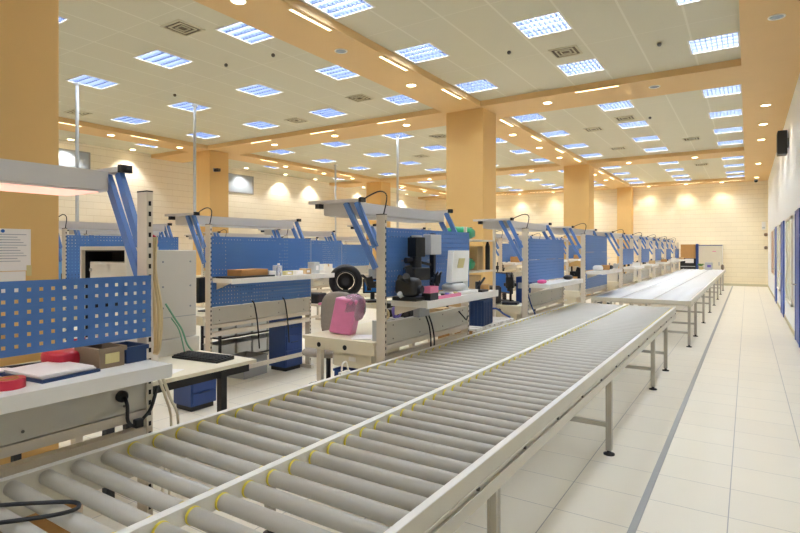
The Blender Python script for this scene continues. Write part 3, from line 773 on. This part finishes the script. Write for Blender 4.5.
# --- equipment table with the black ring machine
t = thing('equipment_table', 'pale table carrying the black ring machine behind the chair', 'table', (-5.05, 6.25, 0))
B(-.45,.45,-.55,.75,.80,.83).build('tabletop', 'cream', t)
for x in (-.41, .41):
    for y in (-.5, .7): B(x-.02,x+.02,y-.02,y+.02,0,.80).build('leg', 'post', t)
t = thing('ring_machine', 'large black ring shaped magnifier machine on a stand', 'machine', (-4.92, 6.15, .8305), .67)
B(-.14,.14,-.14,.16,0,.05).build('base', 'black', t, .01); MB().torus((0,0,.31), .19, .055, (0,1,0), 36, 12).build('ring', 'black', t)
MB().torus((0,-.05,.31), .14, .012, (0,1,0), 32, 8).build('inner_rim', 'black2', t); MB().lathe((0,.03,.31), (0,-1,0), [(0,.12),(.03,.12),(.05,.05)], 24).build('hub', 'black2', t)
B(-.04,.04,.04,.10,.05,.2).build('stand', 'black', t); B(-.05,.05,-.075,-.05,.06,.13).build('lamp', 'white', t)
monitor('black monitor with blue picture beside the ring machine', (-4.78, 6.62, .8305), .9, .30, .22, scr='bscreen')
microscope('black twin microscope beside the ring machine', (-4.62, 6.40, .8305), -.6, .85)
tag(B(-.10,.10,-.16,.16,0,.03).build('tray', 'pinkp', bev=.006), 'flat pink tray on the table corner behind the chair', 'tray', None, (-4.95, 5.82, .8305), .3)
tag(B(-.16,.16,-.13,.13,0,.14).build('dark_case', 'black2', bev=.02), 'black case beside the flat pink tray', 'case', None, (-5.28, 5.85, .8305), .2)
# --- chair and pink bag
t = thing('office_chair', 'grey fabric swivel chair pushed under the second bench', 'chair', (-3.37, 3.95, 0), -1.31)
MB().blob((0,0,.63), .23, .23, .04, 28, 10, p=3).build('seat', 'chair', t); MB().blob((-.24,0,.93), .035, .20, .25, 24, 12, p=3).build('backrest', 'chair', t)
MB().tube([(-.05,0,.60),(-.22,0,.60),(-.285,0,.68),(-.28,0,.90)], .02, 10).build('back_bracket', 'black', t)
MB().lathe((0,0,.08), (0,0,1), [(0,.035),(.25,.03),(.26,.022),(.52,.022)], 16).build('gas_post', 'black', t); MB().torus((0,0,.30), .19, .011).build('foot_ring', 'chrome', t)
for k in range(5):
    a = 2*PI*k/5; l_ = MB().bar((0,0,.11), (.29*math.cos(a),.29*math.sin(a),.075), .05, .03).build('base_arm', 'black', t)
    MB().torus((.29*math.cos(a),.29*math.sin(a),.029), .018, .011, (-math.sin(a),math.cos(a),0), 16, 8).build('caster', 'black', l_)
ZD = .8605
t = thing('foam_bag', 'pink foam block in a clear plastic bag on the desk', 'bag', (-2.98, 3.70, ZD), .25)
MB().obox((.02,0,.16), (.105,0,-.012), (.0,.07,0), (.035,0,.155)).build('foam_block', 'pinkp', t, .018)
MB().blob((.095,.01,.235), .095, .085, .115, 24, 14, p=2.6, wob=.16, seed=3).build('plastic_bag', 'clear', t)
paper_stack('white sheets lying beside the pink foam bag', (-2.70, 3.62, ZD), .16, .22, .012, .5, n=2)
tag(MB().blob((0,0,.05), .10, .07, .05, 20, 10, wob=.5, seed=5).build('crumpled_bag', 'white'), 'crumpled white bag on the desk behind the second upright', 'bag', None, (-2.68, 3.95, ZD))
tag(B(-.15,.15,-.12,.12,0,.17).build('black_case', 'black', bev=.015), 'black case on the desk behind the pink foam bag', 'case', None, (-2.80, 4.35, ZD), .1)
carton('flat tan carton on top of the desk behind second upright', (-2.66, 4.70, ZD), .3, .2, .16, .2, 'carton2')
# --- second bench: microscopes, trays, binder on its shelf (top 1.20)
Z3 = 1.2005
def rig(label, loc, rz):
    t = thing('inspection_rig', label, 'machine', loc, rz)
    B(-.07,.07,-.07,.11,0,.03).build('base', 'black', t, .005)
    MB().cyl((.0,.09,.03), (.0,.09,.51), .016, 12).build('column', 'black', t)
    B(-.05,.05,-.03,.085,.34,.50).build('camera_head', 'black', t, .006); MB().cyl((0,.02,.50), (0,.02,.515), .045, 18).build('head_cap', 'lgrey', t)
    MB().cyl((0,.02,.34), (0,.02,.24), .038, 16).build('lens_barrel', 'black2', t); B(-.09,.08,-.06,.10,.15,.25).build('stage', 'black', t, .01)
    MB().bar((.03,.06,.30), (.17,.05,.27), .02, .02).build('handle_arm', 'black', t); MB().cyl((-.11,.03,.31), (-.05,.03,.31), .024, 14).build('focus_knob', 'black', t)
    MB().cyl((-.12,.03,.21), (-.09,.03,.21), .03, 14).build('stage_knob', 'chrome', t)
    return t
rig('tall black inspection rig with camera head on the second bench shelf', (-2.27, 3.79, Z3), 1.2)
t = thing('optical_head', 'bulky black optical unit low on the shelf beside the inspection rig', 'machine', (-2.235, 3.58, Z3))
B(-.11,.11,-.07,.075,0,.03).build('base', 'black', t, .006); MB().blob((0,0,.105), .10,.075,.078, 24, 12, p=3.4).build('body', 'black', t)
MB().cyl((.03,-.06,.16), (.06,-.13,.20), .026, 14).cyl((.03,-.075,.16), (.0,-.14,.19), .02, 12).build('eyepiece', 'black2', t)
MB().cyl((.09,.0,.09), (.125,.0,.09), .032, 16).build('focus_knob', 'black2', t); MB().bar((0,.04,.17), (-.02,.02,.27), .05, .05).build('arm', 'black', t)
MB().cyl((-.03,-.05,.03), (-.03,-.085,.06), .02, 12).build('lens', 'lgrey', t)
microscope('low black microscope behind the pink trays', (-2.225, 4.0, Z3), .9, .45)
t = thing('control_box', 'pale grey box held on a thin black stand against pegboard', 'box', (-2.325, 4.125, Z3))
B(-.04,.04,-.10,.09,.355,.53).build('body', 'lgrey', t, .006); B(-.02,.02,-.02,.02,.012,.355).build('stand', 'black', t); B(-.045,.045,-.045,.045,0,.012).build('base', 'black', t); B(-.015,.02,-.02,.02,.53,.54).build('knob', 'black', t)
t = thing('binder', 'white binder propped up on the second bench shelf', 'binder', (-2.20, 4.37, Z3+.12), -.1)
MB().obox((0,0,.13), (.03,.002,.0), (0,.135,-.0), (-.025,.055,.14)).build('cover', 'white', t, .004); MB().obox((.031,0,.15), (.002,0,0), (0,.05,0), (0,.02,.05)).build('label_card', 'tan', t)
t = thing('work_stand', 'white plastic stand holding the binder on the shelf', 'stand', (-2.20, 4.39, Z3))
B(-.10,.10,-.20,.20,0,.03).build('base', 'white', t, .008); MB().blob((0,-.10,.065), .09,.12,.04, p=3).build('body', 'lgrey', t); B(-.04,.04,.0,.10,.03,.119).build('neck', 'lgrey', t)
t = thing('parts_tray', 'long pink parts tray at the front of second bench shelf', 'tray', (-2.108, 3.98, Z3))
open_box(.066, .40, .028, .004).build('body', 'pink2', t)
for k in range(5): MB().blob((0,-.15+.075*k,.022), .02,.03,.018, 10, 6, p=3, seed=k).build('part', ['white','black','purple','white','tan'][k], t)
tag(open_box(.08, .13, .05, .005).build('red_tray', 'pink2'), 'raised pinkish red tray on black block', 'tray', None, (-2.112, 3.705, Z3+.058))
tag(B(-.04,.04,-.065,.065,0,.057).build('riser_block', 'black', bev=.004), 'black block under the raised pinkish red tray', 'block', None, (-2.112, 3.705, Z3))
t = thing('soldering_stand', 'small black soldering stand near the shelf end', 'tool', (-2.14, 4.70, Z3))
B(-.06,.06,-.07,.07,0,.02).build('base', 'black', t); MB().torus((0,.0,.06), .04, .007, (1,.4,0)).build('coil', 'black2', t); MB().cyl((-.01,-.05,.02), (.03,.05,.13), .011, 10).build('iron', 'black', t); MB().cyl((-.04,.05,.02), (-.04,.05,.09), .025, 14).build('sponge_cup', 'black2', t)
carton('little brown carton near the end of second bench shelf', (-2.16, 4.87, Z3), .08, .10, .06, .3, 'carton')
# coils and box under the shelf, on the apron top
for k, (y, m_, lab) in enumerate(((3.60, 'ycable', 'cream coiled cable lying under the second bench shelf'), (3.78, 'purple', 'purple coiled cable lying under the second bench shelf'))):
    t = thing('cable_coil', lab, 'cable', (-2.50, y, ZD+.16))
    MB().torus((0,0,.045), .042, .012, (1,.4,.2)).torus((.012,.02,.05), .04, .010, (1,-.3,.2)).build('coil', m_, t); B(-.05,.05,-.07,.07,-.16,.005).build('box_base', 'lgrey', t)
t = thing('adapter_box', 'grey power adapter hanging under the second bench shelf', 'adapter', (-2.38, 4.02, 1.02)); B(-.03,.035,-.09,.09,.0,.12).build('body', 'grey', t, .008)
for k in (0, 1): MB().tube([(.03,.03+.05*k,.0),(.05,.05+.05*k,-.08),(.05,.08+.06*k,-.2),(.05,.08+.06*k,-.34)], .007, 8).build('cord', 'cable', t)
tag(MB().tube([(.0,-.02,.13),(.04,.0,.08),(.045,.06,.04),(.03,.12,.07)], .007, 8).build('cable', 'cable'), 'short black cable hooked at far end of second bench apron', 'cable', None, (-2.40, 4.80, .86))
tag(MB().blob((0,0,.07), .06,.05,.07, p=2.6).build('trolley_bin', 'blue'), 'blue bin edge under the second bench desk', 'bin', None, (-2.85, 3.36, .30)) if False else None
t = bin_('tall blue plastic bin under the second bench drawer unit', (-2.78, 3.72, 0.0), .4, .3, .58, 0, m='blue', lm=False, cat='crate')
# --- rack with cartons and green bags between second and third bench
t = thing('storage_rack', 'open shelf rack with cartons and green bags behind the second bench', 'rack', (-2.98, 6.05, 0))
for x in (-.24, .24):
    for y in (-.42, .42): B(x-.015,x+.015,y-.015,y+.015,0,1.86).build('post', 'post', t)
for z in (.35, .90, 1.32, 1.70): B(-.24,.24,-.42,.42,z,z+.02).build('shelf', 'post', t)
for z, lab in ((1.7205, 'bright green bag on the top of the open rack'), (1.3405, 'green bag with white print on the middle rack shelf')):
    t = thing('green_bag', lab, 'bag', (-2.94, 5.90, z), .2)
    MB().blob((0,0,.078), .16,.24,.078, 24, 12, p=3, wob=.08, seed=int(z*100)).build('body', 'green', t); MB().box(.02,.10,.10,.2,.148,.153).build('tag', 'black', t)
carton('brown carton standing on the rack shelf beside the green bag', (-3.02, 6.33, 1.3405), .3, .18, .30, 0, 'carton2')
carton('wide brown carton on the rack shelf below green bag', (-2.97, 5.95, .9205), .36, .5, .36, .05, 'carton2')
carton('brown carton on the lowest rack shelf', (-2.97, 5.95, .3705), .36, .5, .3, .05, 'carton')
tag(MB().cyl((0,0,0), (0,0,.30), .03, 12).lathe((0,0,.30), (0,0,1), [(0,.03),(.06,.012)], 12).build('black_umbrella', 'black'), 'black rolled tube standing on the rack shelf', 'tube', None, (-2.80, 6.40, 1.3405))
t = thing('slatted_table', 'low table with pale slatted top behind the conveyor', 'table', (-2.555, 5.72, 0))
for k in range(9): B(-.155,.155,-.52+.125*k,-.44+.125*k,.735,.76).build('slat', 'white', t)
MB().box(-.155,-.12,-.55,.62,.69,.735).box(.12,.155,-.55,.62,.69,.735).build('frame', 'post', t)
for x in (-.135, .135):
    for y in (-.52, .59): B(x-.02,x+.02,y-.02,y+.02,0,.69).build('leg', 'post', t)
t = thing('ribbed_crate', 'dark ribbed crate standing on the slatted table', 'crate', (-2.56, 5.55, .7605), .1)
B(-.13,.13,-.16,.16,0,.28).build('body', 'navy', t, .006); rb = MB()
for k in range(6): rb.box(.13,.138,-.15+.055*k,-.125+.055*k,.01,.27).box(-.12+.042*k,-.10+.042*k,-.168,-.16,.01,.27)
rb.build('ribs', 'navy', t); B(-.135,.135,-.165,.165,.255,.28).build('rim', 'navy', t)
tag(MB().tube([(-.12,0,.012),(-.08,.05,.10),(.02,.10,.13),(.08,.2,.06),(.12,.3,.012)], .012, 8).build('blue_hose', 'blue'), 'blue hose curving over the slatted table end', 'hose', None, (-2.56, 5.95, .7605))
t = thing('power_supply', 'grey power supply at the end of the second bench desk', 'machine', (-2.78, 4.72, ZD), 0) if False else None
for k, (x, y, w_, d_, h_, m_, lab) in enumerate(((-3.05, 4.62, .24, .30, .20, 'black', 'black equipment case on the far end of the second bench desk'), (-2.72, 4.98, .16, .10, .26, 'lgrey', 'slim grey power unit at the end of second bench desk'))):
    t = thing('equipment_case', lab, 'case', (x, y, ZD), .1*k)
    B(-w_/2,w_/2,-d_/2,d_/2,0,h_).build('body', m_, t, .008); B(w_/2,w_/2+.004,-d_*.35,d_*.35,h_*.2,h_*.75).build('front_panel', 'grey' if k == 0 else 'screen', t)
# --- third and fourth bench
monitor('monitor with blue screen on the third bench desk', (-2.95, 7.35, ZD), -.6, .40, .30, scr='bscreen')
microscope('black microscope on the third bench desk', (-2.70, 6.92, ZD), .3, .9)
t = thing('office_chair', 'black office chair at the desk of the third bench', 'chair', (-3.58, 6.80, 0), .3)
MB().blob((0,0,.62), .23, .23, .045, 24, 10, p=3).build('seat', 'black2', t); MB().blob((-.23,0,.98), .04, .21, .24, 24, 12, p=3).build('backrest', 'black2', t)
MB().tube([(-.05,0,.60),(-.22,0,.60),(-.28,0,.70),(-.26,0,.95)], .02, 10).build('back_bracket', 'black', t); MB().cyl((0,0,.08), (0,0,.60), .025, 14).build('gas_post', 'black', t)
for k in range(5): MB().bar((0,0,.09), (.28*math.cos(k*1.257),.28*math.sin(k*1.257),.03), .045, .035).build('base_arm', 'black', t)
t = thing('test_fixture', 'black test fixture with lever on the third bench desk', 'machine', (-2.64, 7.75, ZD), .2)
B(-.12,.12,-.16,.16,0,.10).build('base', 'black', t, .006); B(-.03,.03,.06,.14,.10,.38).build('column', 'black2', t); MB().bar((0,.1,.36), (0,-.14,.42), .03, .03).build('lever', 'chrome', t); B(-.06,.06,-.08,.02,.10,.20).build('press_block', 'grey', t)
tag(MB().blob((0,0,.025), .05,.09,.025, p=3).build('red_case', 'redm'), 'small magenta case on the third bench shelf', 'case', None, (-2.28, 6.98, 1.1505))
tag(MB().blob((0,0,.035), .06,.12,.035, p=2.5).build('black_pouch', 'black'), 'black pouch on the far end of third bench shelf', 'pouch', None, (-2.25, 8.1, 1.1505))
tag(MB().tube([(0,-.06,.4),(.03,-.02,.25),(.06,.05,.12),(.02,.12,.02),(.04,.2,-.1)], .009, 8).build('blue_cable', 'blue'), 'blue cable looped beside the third bench upright', 'cable', None, (-2.40, 6.84, .62))
tag(MB().blob((0,0,.05), .08,.12,.05, p=3, wob=.1).build('pale_pack', 'white'), 'white soft pack on the fourth bench shelf', 'pack', None, (-2.27, 10.1, 1.2155))
tag(MB().blob((0,0,.04), .08,.10,.04, p=3, wob=.1).build('dark_pack', 'black2'), 'dark soft pack on the fourth bench shelf', 'pack', None, (-2.27, 11.0, 1.2155))
t = thing('printer', 'black boxy printer on the third bench desk behind the rack', 'printer', (-3.04, 6.92, ZD), .1)
B(-.17,.17,-.14,.14,0,.22).build('body', 'black', t, .015); B(-.13,.13,-.145,-.14,.05,.10).build('paper_slot', 'grey', t); B(-.15,.15,-.12,.12,.22,.235).build('lid', 'black2', t)
t = thing('blue_case', 'blue case standing on the third bench desk beside the upright', 'case', (-2.62, 7.34, ZD), .1)
B(-.11,.11,-.16,.16,0,.36).build('body', 'blue', t, .01); B(-.02,.02,-.06,.06,.36,.385).build('handle', 'black', t); B(-.08,.06,-.164,-.16,.2,.28).build('label_card', 'lgrey', t)
# --- repeated desk clutter down the rows
def label_bench(r, k): return '%s bench of the %s row' % (ORD[k], r)
rows = [('front', XA, [9.72, 13.1, 15.65, 18.25, 20.9, 23.65], 3), ('second', XBW, [3.84, 7.25, 12.2, 15.0, 17.9, 21.2], 0), ('third', XCW, [3.55, 7.6, 12.3, 15.2], 0)]
for r, X, ys, k0 in rows:
    for k, y in enumerate(ys):
        nm = label_bench(r, k+k0)
        far = r != 'front'
        L_ = 1.35 if (r == 'front' and k) else 1.6
        v = k % 3
        monitor('%s monitor on the desk of the %s' % (['black','grey','black framed'][v], nm), (X-.45, y+.35, ZD), -PI/2+.3, .40, .30, m=['black','grey','black'][v], scr=['screen','bscreen','screen'][v])
        microscope('microscope on the desk of the %s' % nm, (X-.33, y+.82, ZD), PI/2, .9, m=['black','lgrey','black'][v])
        bin_('%s bin on the desk of the %s' % (['blue','grey','brown'][v], nm), (X-.25, y+L_-.22, ZD), .22, .28, .14, 0, m=['blue','grey','brown'][v], lm=False)
        if not far:
            t = carton('small carton on the shelf of the %s' % nm, (X+.17, y+.95, 1.2005 if k else 1.2155), .16, .2, .09, .2, ['carton','white','carton2'][v])
            t = thing('desk_instrument', 'beige instrument below the shelf of the %s' % nm, 'machine', (X-.22, y+.25, ZD), 0)
            B(-.13,.13,-.16,.16,0,.2).build('housing', 'box', t, .006); B(.13,.134,-.12,.12,.05,.15).build('front_panel', 'grey', t)
        elif r == 'second' and k:
            carton('carton on the white shelf of the %s' % nm, (X+.2, y+.5, Z2), .2, .3, .14, .1, 'carton')
        elif r == 'third':
            carton('carton on the white shelf of the %s' % nm, (X+.2, y+.9, 1.1805), .2, .3, .12, .1, 'white')
for k, (x, y) in enumerate(((-3.55, 10.4), (-3.6, 13.9), (-3.55, 16.4), (-6.2, 8.0), (-6.2, 12.9))):
    t = thing('stool', 'dark round stool behind the desks, %s nearest beyond the third bench' % ORD[k], 'stool', (x, y, 0), k*.4, 'work stools')
    MB().lathe((0,0,.58), (0,0,1), [(0,.17),(.05,.18),(.06,.16)], 24).build('seat', 'black', t); MB().cyl((0,0,.05), (0,0,.58), .025, 12).build('post', 'black', t)
    for q in range(5): MB().bar((0,0,.07), (.26*math.cos(q*1.257),.26*math.sin(q*1.257),.02), .04, .035).build('base_arm', 'black', t)
# pale blue partition screens far behind the near column
for k, (x, y) in enumerate(((-9.3, 4.6), (-11.6, 6.3))):
    t = thing('partition_screen', 'pale blue partition screen behind the near column, %s of two' % ORD[k], 'partition', (x, y, 0), 0, 'pale blue screens')
    B(-.02,.02,-.9,.9,.9,1.65).build('panel', 'lblue', t)
    for yy in (-.92, .92): B(-.025,.025,yy-.02,yy+.02,0,1.68).build('post', 'post', t)
# --- end of the hall
t = thing('cupboard', 'black cabinet before the end wall carrying a brown carton', 'cabinet', (-2.16, 26.45, 0))
B(-.30,.30,-.25,.25,0,1.22).build('body', 'black', t, .01); B(-.28,.28,-.256,-.25,.86,.885).build('rail', 'lgrey', t); B(-.10,.22,-.262,-.25,1.02,1.20).build('paper_label', 'paper', t); B(.30,.38,-.25,.25,0,1.84).build('side_panel', 'blue', t)
carton('tall brown carton on the black cabinet at the hall end', (-2.16, 26.45, 1.2205), .56, .46, .60, 0, 'carton')
t = thing('white_locker', 'white locker with blue edge against the end wall', 'cabinet', (-1.42, 27.5, 0))
B(-.42,.50,-.25,.30,0,1.80).build('body', 'white', t, .006); B(-.42,.50,-.26,-.25,1.77,1.80).build('top_rail', 'blue', t); f = B(-.39,.48,-.262,-.251,.06,1.75).build('door', 'cream', t); B(.36,.39,-.285,-.262,.9,1.05).build('handle', 'grey', f); B(.12,.26,-.266,-.262,1.50,1.53).build('label_plate', 'pink2', f)
t = thing('potted_plant', 'small green plant on the far end of the conveyor', 'plant', (-1.62, 25.4, .769))
MB().lathe((0,0,0), (0,0,1), [(0,.07),(.12,.09)], 16).build('pot', 'tan', t); lf = MB()
for k in range(26):
    a = k*2.4; q = .5+.5*random.random(); lf.obox((.10*q*math.cos(a),.10*q*math.sin(a),.14+.10*(1-q)+.03), (.05*math.cos(a),.05*math.sin(a),.03), (-.022*math.sin(a),.022*math.cos(a),0), (0,0,.002))
lf.build('foliage', 'leaf', t)
t = thing('parcel', 'grey blue parcel on the conveyor beside the small plant', 'box', (-1.34, 25.45, .769)); B(-.13,.13,-.12,.12,0,.30).build('body', 'lgrey', t, .01); B(-.05,.08,-.124,-.12,.10,.2).build('label_card', 'purple', t)
tag(MB().blob((0,0,.11), .06,.05,.11, p=2.5).build('figurine', 'brown'), 'small dark upright object on the conveyor end corner', 'ornament', None, (-.86, 25.6, .769))
t = thing('notice_board', 'pinkish brown notice board on the aisle wall near the end corner', 'board', (XR, 22.1, .80))
B(-.02,0,-1.0,1.0,0,1.42).build('panel', 'wood', t)
for a in ((-1.03,-1.0,-.03,1.45),(1.0,1.03,-.03,1.45),(-1.0,1.0,-.03,0),(-1.0,1.0,1.42,1.45)): B(-.03,0,a[0],a[1],a[2],a[3]).build('frame', 'trimw', t)
# walls: alarm devices, speaker, cameras, notice
t = thing('loudspeaker', 'black loudspeaker mounted high on the pale aisle wall', 'speaker', (XR, 14.1, 3.62), 0)
B(-.20,-.03,-.17,.17,0,.5).build('cabinet', 'black', t, .01); B(-.206,-.20,-.15,.15,.03,.47).build('grille', 'black2', t); B(-.03,0,-.05,.05,.15,.35).build('bracket', 'grey', t)
t = thing('alarm_sounder', 'white alarm box on the end wall near the corner', 'alarm', (.58, YF, 2.45)); B(-.07,.07,-.08,0,0,.34).build('housing', 'white', t, .01); B(-.05,.05,-.085,-.08,.05,.12).build('lens', 'lgrey', t)
for z, lab in ((2.18, 'small dark bell under the white alarm box'), (1.62, 'small dark call point lowest on the end wall corner')):
    t = thing('alarm_bell', lab, 'alarm', (.66, YF, z)); MB().lathe((0,0,.06), (0,-1,0), [(0,.075),(.05,.07),(.09,.03)], 18).build('dome', 'brown', t); B(-.04,.04,-.012,0,0,.12).build('back_plate', 'red', t)
for x, y, z, lab in ((-13.40, 10.5, 3.98, 'small dark security camera on the back column'), (-13.40, 19.4, 3.5, 'small dark security camera on the distant back column'), (.30, 27.3, ZS-.1, 'small dark dome camera under the aisle soffit end')):
    t = thing('security_camera', lab, 'camera', (x, y, z))
    if x < 0:
        B(0,.03,-.05,.05,-.05,.05).build('mount', 'grey', t); MB().bar((.03,0,0), (.10,-.02,-.01), .03, .03).build('arm', 'grey', t); B(.06,.24,-.075,.035,-.06,.03).build('housing', 'black', t, .01)
    else:
        MB().cyl((0,0,.06), (0,0,.1), .07, 18).build('mount', 'grey', t); MB().blob((0,0,.04), .07,.07,.06).build('dome', 'black', t)
t = thing('notice', 'white printed notice with blue mark taped to the near column', 'notice', (-4.62, 1.81, 1.44))
B(0,.003,-.16,.115,.0,.315).build('sheet', 'paper', t)
ln = MB()
for k in range(11):
    z = .27-.02*k; ln.box(.003,.0036,-.11,.085-.02*((k*7) % 4),z,z+.005)
ln.build('printed_lines', 'ink', t); MB().lathe((.003,-.07,.297), (1,0,0), [(0,.013),(.0008,.013)], 18).build('blue_mark', 'blueink', t)
t = thing('notice', 'smaller white sheet taped below the notice on the near column', 'notice', (-4.62, 1.81, 1.28)); B(0,.003,-.12,.08,.0,.155).build('sheet', 'paper', t)
for y in (-.13, .085): B(.003,.004,y,y+.035,.12,.2).build('tape', 'tan', t)

# ------------------------------------------------------------------ camera, world, view
cam = bpy.data.cameras.new('camera'); co = bpy.data.objects.new('camera', cam); COL.objects.link(co)
cam.sensor_width = 36; cam.lens = 537.55/800*36; cam.shift_y = -17/800; cam.clip_start = .05; cam.clip_end = 200
co.location = (0, 0, 1.6); co.rotation_euler = (PI/2, 0, .574)
sc.camera = co
w = bpy.data.worlds.new('world'); w.use_nodes = True; sc.world = w
w.node_tree.nodes['Background'].inputs[0].default_value = (.8, .85, .9, 1); w.node_tree.nodes['Background'].inputs[1].default_value = .1
sc.view_settings.view_transform = 'Standard'; sc.view_settings.look = 'None'; sc.view_settings.gamma = 1; sc.view_settings.use_curve_mapping = False
sc.view_settings.exposure = 1.4
sc.cycles.use_denoising = True
sc.cycles.max_bounces = 10; sc.cycles.diffuse_bounces = 6; sc.cycles.sample_clamp_indirect = 6
